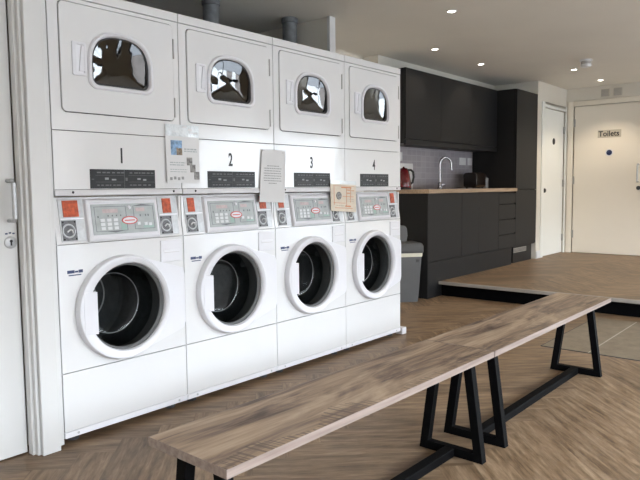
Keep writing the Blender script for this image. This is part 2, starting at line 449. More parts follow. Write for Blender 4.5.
# wall with the narrow door, at the right of the tall cabinet
YN = 0.64
struct('wall_toilet_side', MB().box(7.06, 7.27, YN, 1.4, STEP, CEIL).box(7.27, 8.10, YN, 0.76, 2.20, CEIL)
       .box(8.10, XR, YN, 0.76, STEP, CEIL).box(7.27, 8.10, YN + 0.08, 0.76, STEP, 2.20), 'paint')
# kitchen wall
struct('wall_kitchen', MB().box(4.25, 7.06, 1.255, 1.45, 0, CEIL), 'paint')
struct('wall_splashback', MB().box(4.26, 6.385, 1.245, 1.255, 1.11, 1.60), 'mosaic', label='grey mosaic tiling behind the worktop')
# partition behind the laundry stacks
struct('wall_partition', MB().box(2.745, 2.80, 0.70, YB, 0, CEIL), 'paint')
struct('trim_partition', MB().box(2.728, 2.80, 0.67, 0.70, 0, CEIL), 'satin', 0.002)
struct('wall_machine_side', MB().box(-0.10, -0.03, 0.05, YB, 0, CEIL), 'paint')
struct('wall_door_header', MB().box(-1.12, -0.10, 0.0, 0.12, 2.12, CEIL).box(XL, -1.12, 0, 0.12, 0, CEIL), 'paint')
# door frame (post) next to the first machine: stepped profile
struct('trim_door_post', MB().box(-0.115, -0.035, -0.033, 0.05, 0, CEIL).box(-0.035, -0.008, -0.012, 0.05, 0.012, CEIL)
       .box(-0.128, -0.115, -0.012, 0.05, 0, CEIL).box(-0.140, -0.128, 0.010, 0.05, 0, CEIL), 'satin', 0.003,
       label='white stepped door frame post beside the first machine')
# narrow-door and toilet-door architraves, baseboards
struct('trim_narrow_door', MB().box(7.19, 7.27, YN - 0.018, YN, STEP, 2.265).box(8.08, 8.125, YN - 0.018, YN, STEP, 2.265)
       .box(7.27, 8.08, YN - 0.018, YN, 2.195, 2.265), 'doorg', 0.004)
struct('trim_toilet_door', MB().box(XR - 0.018, XR, 0.53, 0.605, STEP, 2.335).box(XR - 0.018, XR, -0.57, -0.495, STEP, 2.335)
       .box(XR - 0.018, XR, -0.495, 0.53, 2.265, 2.335), 'doorp', 0.004)
struct('baseboard_right', MB().box(XR - 0.014, XR, YF, -0.57, STEP, STEP + 0.1), 'satin', 0.003)
struct('baseboard_pier', MB().box(7.062, 7.19, YN - 0.012, YN, STEP, STEP + 0.1), 'satin', 0.003)

# front wall: three big shop windows behind the camera that light the room
wf = MB().box(XL, XR, YF - 0.15, YF, 2.06, CEIL)
WIN = [(-2.9, -0.1), (0.2, 2.95), (4.3, 8.0)]
xs = [XL] + [a for w in WIN for a in w] + [XR]
for a, b in zip(xs[::2], xs[1::2]): wf.box(a, b, YF - 0.15, YF, 0, 2.06)
struct('wall_front', wf, 'paint')
for k, (a, b) in enumerate(WIN):
    fr = MB(); z0 = 0.02 if a < 4 else STEP + 0.02
    fr.box(a, b, YF - 0.1, YF - 0.04, z0, z0 + 0.06).box(a, b, YF - 0.1, YF - 0.04, 2.00, 2.06)
    for x in (a, (a + b) / 2 - 0.03, b - 0.06): fr.box(x, x + 0.06, YF - 0.1, YF - 0.04, z0 + 0.06, 2.00)
    struct('window_%d' % (k + 1), fr, 'winframe')
struct('ground_outside', MB().box(-40, 95, -60, YF - 0.15, -0.12, -0.02), 'outside')
st = MB()
for x0, x1, h in ((-40, -22, 7.5), (-22, -9, 6.2), (-9, 2, 7.0), (2, 12, 5.6), (12, 24, 7.6)): st.box(x0, x1, -36, -28, -0.02, h)
struct('added_sky_block_terrace', st, 'facade')  # unseen terrace added to block the low sky outside the windows
struct('added_reflector_terrace', MB().box(24, 48, -36, -28, -0.02, 6.4).box(48, 95, -36, -28, -0.02, 7.2), 'whitewash')  # unseen white terrace added to reflect brightly in the dryer windows

# ------------------------------------------------------------------ doors
def hinge_mb_x(x, y, z0, z1): return MB().box(x - 0.012, x + 0.012, y - 0.012, y + 0.004, z0, z1).box(x - 0.005, x + 0.005, y - 0.02, y - 0.01, z0, z1)
d = obj('door_1', MB().box(-1.05, -0.142, 0.055, 0.10, 0.006, 2.11), 'satin', None, 0.002)
d['kind'] = 'structure'; d['label'] = 'white door at the left with a steel pull handle'
hy = 0.055
hb = MB()
P = [(-0.172, hy, 1.178), (-0.172, hy - 0.045, 1.178), (-0.172, hy - 0.055, 1.168), (-0.172, hy - 0.055, 1.022), (-0.172, hy - 0.045, 1.012), (-0.172, hy, 1.012)]
hb.tube(P, 0.0095, 12)
obj('pull_handle', hb, 'steel', d)
lk = obj('lock_rose', MB().lathe_y(-0.172, 0.921, [(0, hy - 0.008), (0.02, hy - 0.008), (0.026, hy - 0.004), (0.026, hy + 0.002)], 28), 'steel', d)
obj('keyhole', MB().prism_y(circle(-0.172, 0.927, 0.006, 14), hy - 0.0105, hy - 0.006).box(-0.175, -0.169, hy - 0.0105, hy - 0.006, 0.908, 0.927), 'ink', lk)
obj('lock_marking', MB().box(-0.192, -0.182, hy - 0.0015, hy + 0.001, 0.955, 0.961).box(-0.177, -0.167, hy - 0.0015, hy + 0.001, 0.958, 0.964).box(-0.162, -0.153, hy - 0.0015, hy + 0.001, 0.955, 0.961), 'navy', d)

d2 = obj('door_2', MB().box(7.278, 8.072, YN + 0.012, YN + 0.055, STEP + 0.006, 2.188), 'doorg', None, 0.002)
d2['kind'] = 'structure'; d2['label'] = 'narrow white door beside the tall cabinet'
for z in (1.93, 1.17, 0.38): obj('hinge', hinge_mb_x(8.066, YN + 0.012, z - 0.05, z + 0.05), 'hinge', d2)
obj('toilet_sign_disc', MB().prism_y(circle(7.685, 1.755, 0.045, 28), YN + 0.006, YN + 0.013), 'ink', d2)
obj('lock_disc', MB().lathe_y(7.345, 1.07, [(0, YN - 0.012), (0.026, YN - 0.012), (0.03, YN - 0.004), (0.03, YN + 0.013)], 24), 'ink', d2)

dx = XR + 0.012
d3 = obj('door_3', MB().box(dx, dx + 0.045, -0.488, 0.522, STEP + 0.006, 2.258), 'doorp', None, 0.002)
d3['kind'] = 'structure'; d3['label'] = 'wide cream door with the word Toilets'
for z in (2.03, 1.21, 0.43):
    obj('hinge', MB().box(dx - 0.006, dx + 0.004, 0.508, 0.532, z - 0.055, z + 0.055).box(dx - 0.014, dx - 0.004, 0.516, 0.526, z - 0.055, z + 0.055), 'hinge', d3)
sg = obj('sign_plate', MB().box(dx - 0.006, dx, -0.115, 0.195, 1.80, 1.905), 'sign', d3, 0.002)
obj('sign_lettering', text_mb('Toilets', 0.104, lambda v: (dx - 0.0065 - v.z, 0.046 - v.x, 1.851 + v.y), weight=0.0022, sx=0.95), 'ink', sg)
ds = obj('fire_door_disc', MB().lathe_x(0.036, 1.59, [(0.052, dx - 0.0025), (0.052, dx + 0.001)], 32), 'socket', d3)
obj('disc_centre', MB().lathe_x(0.036, 1.59, [(0.038, dx - 0.004), (0.038, dx - 0.002)], 32), 'blue', ds)
hd = MB(); yh = -0.347
hd.tube([(dx, yh, 1.415), (dx - 0.05, yh, 1.415), (dx - 0.058, yh, 1.405), (dx - 0.058, yh, 1.185), (dx - 0.05, yh, 1.175), (dx, yh, 1.175)], 0.010, 12)
obj('pull_handle', hd, 'steel', d3)
obj('lock_rose', MB().lathe_x(-0.355, 1.092, [(0.028, dx - 0.012), (0.028, dx + 0.001)], 24), 'ink', d3)

# ------------------------------------------------------------------ laundry stacks
def shear(v): return Vector((v.x, v.y + TILT * max(0, v.z - 0.898), v.z))

def front_screw(x, z, y=-0.004):
    return MB().lathe_y(x, z, [(0, y - 0.003), (0.0045, y - 0.003), (0.006, y), (0.006, y + 0.002)], 12)

def coin_bay(root, x0, x1, rx0, rx1, rz0):
    fn = shear
    bay = obj('coin_unit', MB(fn).box(x0, x1, -0.004, 0.008, 0.909, 1.098), 'steel', root, 0.002)
    obj('price_card', MB(fn).box(rx0, rx1, -0.007, -0.003, rz0, 1.091), 'red', bay)
    obj('divider', MB(fn).box(x0 + 0.004, x1 - 0.004, -0.008, -0.003, 1.008, 1.0125), 'plastic2', bay)
    mx0, mx1 = x0 + 0.006, x0 + 0.006 + 0.068
    obj('coin_plate', MB(fn).box(mx0, mx1, -0.006, -0.002, 0.914, 1.003), 'coin', bay)
    cx, cz = (mx0 + mx1) / 2 - 0.004, 0.957
    obj('coin_dial', MB(fn).lathe_y(cx, cz, [(0.024, -0.006), (0.026, -0.010), (0.030, -0.010), (0.032, -0.006)], 28), 'steel', bay)
    obj('coin_slot', MB(fn).tube([(cx - 0.010, -0.010, cz - 0.004), (cx + 0.002, -0.013, cz + 0.006), (cx + 0.013, -0.013, cz + 0.003), (cx + 0.016, -0.010, cz - 0.010)], 0.0038, 8), 'silver', bay)
    for sx in (mx0 + 0.006, mx1 - 0.006):
        for sz in (0.921, 0.996):
            obj('coin_screw', MB(fn).lathe_y(sx, sz, [(0, -0.009), (0.0035, -0.008), (0.004, -0.005)], 8), 'slot', bay)

GC = (0.336, 0.583)
def make_washer():
    r = thing('washing_machine', '', 'washing machine', group='front-loading washing machines in the row')
    g = 0.0022
    # hollow cabinet: sides, top, back, base
    obj('cabinet', MB().box(g, g + 0.012, 0.012, 0.69, 0.028, 1.10).box(W - g - 0.012, W - g, 0.012, 0.69, 0.028, 1.10)
        .box(g + 0.012, W - g - 0.012, 0.675, 0.69, 0.028, 1.10).box(g + 0.012, W - g - 0.012, 0.05, 0.675, 1.085, 1.10)
        .box(g + 0.012, W - g - 0.012, 0.012, 0.675, 0.028, 0.045), 'enamel', r, 0.001)
    obj('front_panel', MB().plate(rect(g, W - g, 0.3255, 0.8965), circle(*GC, 0.218, 72), GC, 0.0, 0.018), 'enamel', r, 0.0015)
    kp = obj('kick_panel', MB().box(g, W - g, 0.0, 0.018, 0.058, 0.3215), 'enamel', r, 0.0015)
    obj('base_rail', MB().box(g, W - g, -0.002, 0.016, 0.030, 0.0565), 'plastic2', r, 0.001)
    for x in (0.065, W - 0.055): obj('rail_screw', front_screw(x, 0.043, -0.002), 'steel', r)
    obj('lower_seam', MB().box(g + 0.013, W - g - 0.013, 0.0185, 0.023, 0.05, 0.345), 'seam', r)
    obj('upper_seam', MB().box(g + 0.013, W - g - 0.013, 0.0185, 0.023, 0.885, 0.897), 'seam', r)
    for x in (0.07, W - 0.07):
        for y in (0.06, 0.62): obj('foot', MB().lathe_z(x, y, [(0.026, 0), (0.026, 0.008), (0.012, 0.012), (0.012, 0.03)], 16), 'rubber', r)
    # console
    con = obj('console', MB(shear).box(g, W - g, 0.0, 0.05, 0.8985, 1.106), 'enamel', r, 0.002)
    blk = obj('control_block', MB(shear).loft([[(x, y, z) for x, z in rect(*q)] for q, y in
              (((0.148, 0.535, 0.902, 1.096), 0.0), ((0.152, 0.531, 0.905, 1.092), -0.016), ((0.160, 0.523, 0.918, 1.082), -0.020),
               ((0.172, 0.517, 0.930, 1.072), -0.017))], cap1=True, cap0=True), 'plastic', con, 0.0015)
    dp = obj('control_overlay', MB(shear).box(0.173, 0.516, -0.0195, -0.0165, 0.931, 1.071), 'display', r)
    ln = MB(shear); Y0, Y1 = -0.0202, -0.019
    for (a, b, c, e) in ((0.187, 0.352, 1.058, 1.060), (0.187, 0.352, 0.945, 0.947), (0.187, 0.189, 0.945, 1.060), (0.350, 0.352, 0.945, 1.060),
                         (0.392, 0.505, 1.058, 1.060), (0.392, 0.505, 0.948, 0.950), (0.392, 0.394, 0.948, 1.060), (0.503, 0.505, 0.948, 1.060)):
        ln.box(a, b, Y0, Y1, c, e)
    ln.prism_y([(0.24, 0.9455), (0.285, 0.938), (0.335, 0.9455)], Y0, Y1).prism_y([(0.395, 1.0595), (0.44, 1.067), (0.50, 1.0595)], Y0, Y1)
    for i in range(4): ln.box(0.252 + i * 0.022, 0.258 + i * 0.022, Y0, Y1, 1.013, 1.020)
    for x in (0.20, 0.425, 0.455, 0.470): ln.box(x, x + 0.006, Y0, Y1, 1.008, 1.018)
    obj('overlay_lines', ln, 'displine', dp)
    obj('display_window', MB(shear).box(0.228, 0.308, Y0, Y1, 1.030, 1.048), 'lcd', dp)
    obj('display_window', MB(shear).box(0.405, 0.455, Y0, Y1, 1.032, 1.050), 'lcd', dp)
    for i in range(3):
        for j in range(3): obj('button', MB(shear).box(0.212 + i * 0.034, 0.234 + i * 0.034, Y0 - 0.002, Y1, 0.952 + j * 0.019, 0.966 + j * 0.019), 'key', dp)
    for i, x in enumerate((0.405, 0.445, 0.470)): obj('button', MB(shear).box(x, x + 0.018, Y0 - 0.002, Y1, 0.968 - 0.003 * i, 0.982 - 0.003 * i), 'key', dp)
    obj('green_panel', MB(shear).box(0.318, 0.348, Y0, Y1, 0.949, 0.985), 'green', dp)
    obj('green_panel', MB(shear).box(0.44, 0.500, Y0, Y1, 0.952, 0.964), 'green', dp)
    el = [(0.366 + 0.042 * math.cos(t * PI / 20), 0.992 + 0.019 * math.sin(t * PI / 20)) for t in range(40)]
    el2 = [(0.366 + 0.037 * math.cos(t * PI / 20), 0.992 + 0.0145 * math.sin(t * PI / 20)) for t in range(40)]
    bd = obj('badge', MB(shear).plate(el, el2, (0.366, 0.992), -0.0225, -0.019), 'pink', dp)
    obj('badge_face', MB(shear).prism_y(el2, -0.0218, -0.019), 'plastic', bd)
    obj('badge_stripe', MB(shear).box(0.338, 0.394, -0.0226, -0.0217, 0.9895, 0.9945), 'pink', bd)
    obj('indicator_knob', MB(shear).lathe_y(0.371, 1.052, [(0, -0.026), (0.007, -0.025), (0.009, -0.019)], 16), 'plastic', dp)
    coin_bay(r, 0.026, 0.143, 0.048, 0.093, 1.018)
    coin_bay(r, 0.545, 0.660, 0.573, 0.624, 1.018)
    # soap drawer
    sd = obj('soap_drawer', MB().box(0.538, 0.668, -0.006, 0.004, 0.772, 0.882), 'plastic', r, 0.003)
    obj('drawer_grip', MB().box(0.556, 0.652, -0.0075, -0.005, 0.822, 0.835), 'plastic2', sd, 0.001)
    obj('drawer_grip_painted_shade', MB().box(0.560, 0.650, -0.0072, -0.005, 0.8175, 0.8215), 'lip', sd)  # grey strip colouring in the shade below the grip
    obj('sticker', MB().box(0.044, 0.078, -0.0012, 0.0003, 0.768, 0.782).box(0.080, 0.096, -0.0012, 0.0003, 0.770, 0.778)
        .box(0.098, 0.118, -0.0012, 0.0003, 0.768, 0.782).box(0.050, 0.110, -0.0012, 0.0003, 0.757, 0.762), 'navy', r)
    # door: ring, hinge cover, handle, glass bowl
    cx, cz = GC
    def ecc(v):                                     # the rim is wider on the handle side
        k = max(0, min(1, (math.hypot(v.x - cx, v.z - cz) - 0.213) / 0.03)); return Vector((v.x - 0.016 * k, v.y, v.z))
    dr = obj('door', MB(ecc).lathe_y(cx, cz, [(0.211, -0.004), (0.206, -0.012), (0.207, -0.022), (0.212, -0.030), (0.226, -0.035), (0.237, -0.038), (0.242, -0.036),
             (0.246, -0.029), (0.247, -0.003), (0.211, -0.004)], 96), 'plastic', r)
    hc = hull([(cx - 0.012 + 0.245 * math.cos(a * PI / 36), cz + 0.245 * math.sin(a * PI / 36)) for a in range(-36, 36)] + [(0.666, 0.735), (0.674, 0.70), (0.674, 0.455), (0.664, 0.425)])
    obj('hinge_cover', MB().plate(hc, circle(cx - 0.008, cz, 0.228, 72), GC, -0.014, -0.001), 'plastic', dr, 0.003)
    hp = [(0.097, 0.490), (0.164, 0.482), (0.164, 0.676), (0.097, 0.680)]
    obj('door_handle', MB().loft([[(x, y, z) for x, z in hp] for y in (-0.012, -0.0385)], cap0=True, cap1=True), 'plastic', dr, 0.002)
    obj('inner_ring', MB().lathe_y(cx, cz, [(0.210, -0.006), (0.203, -0.008), (0.195, 0.006), (0.197, 0.012), (0.210, 0.004), (0.210, -0.006)], 80), 'gasket', dr)
    obj('glass', MB().lathe_y(cx, cz, [(0.198, 0.004), (0.191, 0.020), (0.175, 0.070), (0.160, 0.108), (0.154, 0.117), (0.145, 0.122), (0.12, 0.124), (0.06, 0.126), (0.0005, 0.1265)], 64), 'doorglass', dr, smooth=80, face=(0, -1, 0))
    obj('bowl_rim', MB().lathe_y(cx, cz, [(0.148 + 0.0022 * math.cos(q * PI / 4), 0.124 + 0.0022 * math.sin(q * PI / 4)) for q in range(9)], 72), 'steel', dr)
    # drum behind the glass
    obj('gasket', MB().lathe_y(cx, cz, [(0.219, 0.016), (0.207, 0.026), (0.203, 0.060), (0.212, 0.092), (0.262, 0.096), (0.262, 0.016)], 64), 'gasket', r)
    dm = obj('drum', MB().lathe_y(cx, cz, [(0.212, 0.088), (0.25, 0.10), (0.26, 0.12), (0.26, 0.43), (0.245, 0.45), (0.10, 0.455), (0.06, 0.44), (0.0005, 0.44)], 64), 'drum', r)
    for rr_, yy_, tt_ in ((0.15, 0.444, 0.004), (0.10, 0.448, 0.004)):
        obj('drum_rim', MB().lathe_y(cx, cz, [(rr_ + tt_ * math.cos(q * PI / 4), yy_ + tt_ * math.sin(q * PI / 4)) for q in range(9)], 64), 'steel', dm)
    for k in range(3):
        a = 0.5 + k * 2 * PI / 3
        q = [(cx + rr * math.cos(a + s), cz + rr * math.sin(a + s)) for rr, s in ((0.258, -0.16), (0.258, 0.16), (0.205, 0.05), (0.205, -0.05))]
        obj('drum_lifter', MB().prism_y(q, 0.13, 0.43), 'drum', dm, 0.004)
    return r

DRY_C = (0.349, 1.72)
def make_dryer():
    r = thing('tumble_dryer', '', 'tumble dryer', loc=(0, 0, 0), group='tumble dryers stacked on the washers')
    g = 0.0022
    obj('cabinet', MB().box(g, g + 0.012, 0.018, 0.69, 1.112, 2.012).box(W - g - 0.012, W - g, 0.018, 0.69, 1.112, 2.012)
        .box(g + 0.012, W - g - 0.012, 0.675, 0.69, 1.112, 2.012).box(g + 0.012, W - g - 0.012, 0.018, 0.675, 1.995, 2.012)
        .box(g + 0.012, W - g - 0.012, 0.018, 0.675, 1.112, 1.13), 'enamel', r, 0.001)
    D = (0.052, 0.645, 1.480, 1.949)
    obj('front_frame', MB().plate(rect(g, W - g, 1.3985, 1.9695), rrect(D[0] - 0.004, D[1] + 0.004, D[2] - 0.004, D[3] + 0.004, 0.026), DRY_C, 0.0, 0.018), 'enamel', r, 0.0012)
    obj('top_trim', MB().box(g, W - g, -0.003, 0.02, 1.9725, 2.015), 'enamel', r, 0.003)
    lp = obj('lower_panel', MB().box(g, W - g, 0.0, 0.018, 1.140, 1.3955), 'enamel', r, 0.0015)
    obj('ledge', MB().box(g, W - g, -0.005, 0.03, 1.111, 1.1385), 'lip', r, 0.003)
    for x in (0.085, W - 0.055): obj('ledge_screw', front_screw(x, 1.127, -0.005), 'ink', r)
    obj('panel_seam', MB().box(g + 0.013, W - g - 0.013, 0.0185, 0.023, 1.13, 1.43), 'seam', r)
    obj('top_seam', MB().box(g + 0.013, W - g - 0.013, 0.0185, 0.023, 1.972, 1.99), 'seam', r)
    obj('door_gap_shade', MB().plate(rect(0.02, W - 0.02, 1.44, 1.97), rrect(D[0] + 0.012, D[1] - 0.012, D[2] + 0.012, D[3] - 0.012, 0.02), DRY_C, 0.0185, 0.023), 'seam', r)  # dark ring behind the door gap, its shade put in as colour
    dr = obj('door', MB().plate(rrect(*D, 0.022), arch(0.348, 1.607, 1.840, 0.158, 0.036, e=2.6), DRY_C, -0.006, 0.014), 'enamel', r, 0.002)
    def A(e): return arch(0.348, 1.589 + e, 1.856 - e, 0.172 - e, max(0.012, 0.045 - e * 0.6), e=2.6, zs=1.690)
    obj('window_frame', MB().loft([[(x, y, z) for x, z in A(e)] for e, y in ((0, -0.005), (0.001, -0.014), (0.006, -0.019), (0.015, -0.019), (0.020, -0.013), (0.022, -0.002), (0.022, 0.01))]), 'plastic', dr)
    obj('window_seal', MB().loft([[(x, y, z) for x, z in A(e)] for e, y in ((0.0215, -0.004), (0.026, -0.007), (0.030, -0.004), (0.030, 0.012))]), 'rubber', dr)
    gl = []
    for s in (1.0, 0.9, 0.75, 0.55, 0.3, 0.02):
        gl.append([(DRY_C[0] + (x - DRY_C[0]) * s, 0.0035 - 0.085 * (z - DRY_C[1]) * s + 0.009 * (1 - s * s), DRY_C[1] + (z - DRY_C[1]) * s) for x, z in A(0.028)])
    obj('window_glass', MB().loft(gl, cap1=True), 'dryglass', dr, smooth=80, face=(0, -1, 0))
    lt = obj('latch', MB().plate(rrect(0.103, 0.171, 1.640, 1.786, 0.008), rrect(0.122, 0.160, 1.652, 1.774, 0.006), (0.14, 1.713), -0.013, -0.004), 'plastic', dr, 0.002)
    obj('latch_recess', MB().box(0.120, 0.162, -0.0075, -0.005, 1.650, 1.776), 'plastic2', lt)
    obj('latch_grip', MB().prism_y([(0.134, 1.660), (0.160, 1.660), (0.160, 1.772), (0.148, 1.772)], -0.0125, -0.006), 'plastic', lt, 0.001)
    for z in (1.835, 1.545):
        obj('hinge', MB().box(0.6468, 0.6522, -0.009, 0.001, z - 0.048, z + 0.048), 'hinge', dr)
    pl = obj('number_plate', MB().box(0.171, 0.520, -0.0025, 0.001, 1.143, 1.231), 'plate', r, 0.001)
    ln = MB(); ya, yb = -0.0032, -0.0024
    ln.box(0.346, 0.348, ya, yb, 1.146, 1.229)
    for z in (1.172, 1.203): ln.box(0.198, 0.343, ya, yb, z, z + 0.0013).box(0.37, 0.516, ya, yb, z, z + 0.0013)
    rr = random.Random(3)
    for x0 in (0.205, 0.376):
        for z in (1.155, 1.213):
            x = x0
            while x < x0 + 0.125:
                w_ = rr.uniform(0.008, 0.022); ln.box(x, x + w_, ya, yb, z, z + 0.006); x += w_ + rr.uniform(0.004, 0.012)
    ln.box(0.178, 0.190, ya, yb, 1.184, 1.187).box(0.353, 0.364, ya, yb, 1.178, 1.193)
    obj('plate_lines', ln, 'dimink', pl)
    obj('plate_marks', MB().box(0.245, 0.264, ya, yb, 1.183, 1.193).box(0.280, 0.303, ya, yb, 1.180, 1.187)
        .box(0.418, 0.436, ya, yb, 1.183, 1.191).box(0.450, 0.468, ya, yb, 1.179, 1.187), 'greyink', pl)
    # drum
    cx, cz = 0.349, 1.70
    obj('drum', MB().lathe_y(cx, cz, [(0.205, 0.03), (0.25, 0.04), (0.25, 0.50), (0.0005, 0.51)], 48), 'drum', r)
    return r

w0 = make_washer(); d0 = make_dryer()
WL = ['white front-loading washing machine at the left end of the row, beside the door post',
      'white front-loading washing machine under the dryer numbered 2',
      'white front-loading washing machine under the dryer numbered 3',
      'white front-loading washing machine at the end of the row, next to the grey bin']
DL = ['white tumble dryer with the number 1, at the left end of the row',
      'white tumble dryer with the number 2 above its black plate',
      'white tumble dryer with the number 3, between dryers 2 and 4',
      'white tumble dryer with the number 4, next to the black wall cabinets']
washers, dryers = [w0], [d0]
for i in range(1, 4):
    washers.append(copy_tree(w0)); dryers.append(copy_tree(d0))
for i in range(4):
    w_, d_ = washers[i], dryers[i]
    w_.location = (i * W, 0, 0); d_.location = (i * W, 0, 0)
    w_['label'] = WL[i]; d_['label'] = DL[i]
    n = obj('number', text_mb(str(i + 1), 0.098, lambda v: (0.337 + v.x, -0.0008 - v.z, 1.292 + v.y), weight=0.0022, sx=0.62), 'ink', d_)
# the first machine has a wider price card in its left coin unit
for c in washers[0].children:
    if c.name.split('.')[0] == 'coin_unit':
        for e in c.children:
            if e.name.split('.')[0] == 'price_card' and min(v.co.x for v in e.data.vertices) < 0.3:
                e.data = e.data.copy()
                xs_ = [v.co.x for v in e.data.vertices]; a, b = min(xs_), max(xs_)
                for v in e.data.vertices: v.co.x = 0.045 + (v.co.x - a) / (b - a) * 0.073
# small white block on the floor at the end of the row
tag(obj('floor_block', MB().box(2.742, 2.80, -0.012, 0.05, 0.0, 0.052), 'plastic', None, 0.004), 'small white block on the floor at the end of the washer row', 'block')
obj('side_box', MB().box(W - 0.0015, W + 0.020, 0.10, 0.17, 1.015, 1.05), 'plastic', washers[3], 0.004)

# ------------------------------------------------------------------ notices
def sheet(name, label, corners, mat, y=-0.008, bulge=0.004):
    """paper sheet: corners tl,tr,br,bl in x,z; slightly curled"""
    n, m = 8, 10; loops = []
    def pt(u, v):
        x = (1 - v) * ((1 - u) * corners[0][0] + u * corners[1][0]) + v * ((1 - u) * corners[3][0] + u * corners[2][0])
        z = (1 - v) * ((1 - u) * corners[0][1] + u * corners[1][1]) + v * ((1 - u) * corners[3][1] + u * corners[2][1])
        return x, z
    def dep(u, v): return y - bulge * v * v - 0.002 * math.sin(u * PI)
    mb = MB()
    front = [[(pt(i / n, j / m)[0], dep(i / n, j / m), pt(i / n, j / m)[1]) for i in range(n + 1)] for j in range(m + 1)]
    back = [[(p[0], p[1] + 0.0012, p[2]) for p in row] for row in front]
    mb.loft(front, closed=False); mb.loft(back, closed=False)
    ring = lambda g: g[0] + [r_[-1] for r_ in g[1:]] + g[-1][-2::-1] + [r_[0] for r_ in g[-2:0:-1]]
    mb.loft([ring(front), ring(back)])
    o = tag(obj(name, mb, mat, None, smooth=60), label, 'notice')
    def patch(pm, u0, u1, v0, v1, k=3, lift=0.0008):
        g = [[(pt(u0 + (u1 - u0) * i / k, v0 + (v1 - v0) * j / k)[0], dep(u0 + (u1 - u0) * i / k, v0 + (v1 - v0) * j / k) - lift,
               pt(u0 + (u1 - u0) * i / k, v0 + (v1 - v0) * j / k)[1]) for i in range(k + 1)] for j in range(k + 1)]
        b2 = [[(p[0], p[1] + lift * 0.9, p[2]) for p in row] for row in g]
        pm.loft(g, closed=False); pm.loft([ring(g), ring(b2)])
        return pm
    return o, patch
def text_rows(patch, rows, rr, mb=None):
    mb = mb or MB()
    for u0, u1, v, h in rows:
        u = u0
        while u < u1:
            w_ = min(rr.uniform(0.04, 0.11), u1 - u)
            patch(mb, u, u + w_, v, v + h, 1); u += w_ + 0.018
    return mb
rr = random.Random(11)
o, pt = sheet('notice', 'laminated notice with a blue photo, hanging between dryers 1 and 2', [(0.583, 1.462), (0.795, 1.462), (0.792, 1.166), (0.586, 1.168)], 'paper')
obj('clear_sleeve', pt(MB(), 0.0, 1.0, 0.0, 0.20, 6), 'sleeve', o)
obj('sleeve_crease', pt(pt(pt(MB(), 0.50, 0.62, 0.02, 0.05, 2, 0.0016), 0.66, 0.78, 0.06, 0.10, 2, 0.0016), 0.70, 0.95, 0.12, 0.14, 2, 0.0016), 'lip', o)
obj('photo', pt(pt(MB(), 0.14, 0.47, 0.27, 0.42), 0.14, 0.30, 0.42, 0.52), 'blueprint', o)
obj('photo', pt(MB(), 0.30, 0.47, 0.40, 0.52), 'brownprint', o)
obj('heading', text_rows(pt, [(0.53, 0.92, 0.40, 0.025), (0.53, 0.92, 0.44, 0.02)], rr), 'display', o)
for u, v in ((0.60, 0.555), (0.70, 0.675), (0.82, 0.80)): obj('photo', pt(MB(), u, u + 0.17, v, v + 0.135), 'greyprint', o)
obj('print', text_rows(pt, [(0.1, 0.55, 0.64, 0.018), (0.1, 0.52, 0.68, 0.018), (0.1, 0.60, 0.76, 0.012), (0.1, 0.58, 0.80, 0.012)], rr), 'display', o)
mb = MB()
for k in range(4): pt(mb, 0.08 + k * 0.115, 0.15 + k * 0.115, 0.90 - 0.012 * (k % 2), 0.95 - 0.012 * (k % 2), 1)
obj('icon', mb, 'greyink', o)
o, pt = sheet('notice', 'plain white typed notice taped between dryers 2 and 3', [(1.257, 1.362), (1.458, 1.360), (1.440, 1.050), (1.226, 1.058)], 'paper')
obj('print', text_rows(pt, [(0.24, 0.72, 0.30, 0.014), (0.12, 0.84, 0.347, 0.014), (0.14, 0.80, 0.394, 0.014), (0.12, 0.82, 0.441, 0.014), (0.14, 0.84, 0.488, 0.014), (0.12, 0.80, 0.535, 0.014), (0.14, 0.84, 0.582, 0.014), (0.32, 0.64, 0.63, 0.014)], rr), 'greyink', o)
obj('tape', pt(pt(MB(), 0.02, 0.12, 0.0, 0.035, 1, 0.0014), 0.86, 0.97, 0.02, 0.055, 1, 0.0014), 'lip', o)
o, pt = sheet('notice', 'beige and orange printed notice with a dark round picture, by dryer 4', [(1.880, 1.187), (2.160, 1.178), (2.152, 0.966), (1.880, 0.985)], 'paper2', y=-0.010)
obj('clear_sleeve', pt(MB(), 0.0, 1.0, 0.0, 0.12, 4), 'sleeve', o)
mb = MB()
for (a, b, c, e) in ((0.08, 0.92, 0.17, 0.18), (0.40, 0.80, 0.20, 0.24), (0.60, 0.615, 0.20, 0.80), (0.76, 0.775, 0.20, 0.70), (0.12, 0.135, 0.2, 0.8), (0.45, 0.90, 0.50, 0.515), (0.10, 0.55, 0.72, 0.735),
                     (0.62, 0.75, 0.28, 0.31), (0.62, 0.75, 0.38, 0.41), (0.80, 0.92, 0.3, 0.32), (0.55, 0.78, 0.80, 0.84), (0.15, 0.85, 0.88, 0.895)): pt(mb, a, b, c, e, 2)
obj('orange_print', mb, 'orangeink', o)
ck = MB(); cxx, czz = 1.880 + 0.30 * 0.278, 1.083
ck.prism_y(circle(cxx, czz, 0.026, 24), -0.0165, -0.012)
obj('round_picture', ck, 'greyprint', o)
obj('print', text_rows(pt, [(0.62, 0.9, 0.58, 0.02), (0.62, 0.9, 0.64, 0.02), (0.2, 0.5, 0.80, 0.02)], rr), 'sign', o)

# ------------------------------------------------------------------ flue ducts
for k, (x, y, lab) in enumerate(((1.80, 1.04, 'grey round flue duct rising behind dryer 2'), (2.565, 0.96, 'grey round flue duct rising behind dryer 3'))):
    t = thing('flue_duct', lab, 'duct', (x, y, 0), group='flue ducts')
    obj('pipe', MB().lathe_z(0, 0, [(0.060, 0.0), (0.060, CEIL)], 28), 'duct', t)
    obj('collar', MB().lathe_z(0, 0, [(0.060, CEIL - 0.045), (0.067, CEIL - 0.04), (0.067, CEIL - 0.006), (0.060, CEIL - 0.002)], 28), 'duct', t)

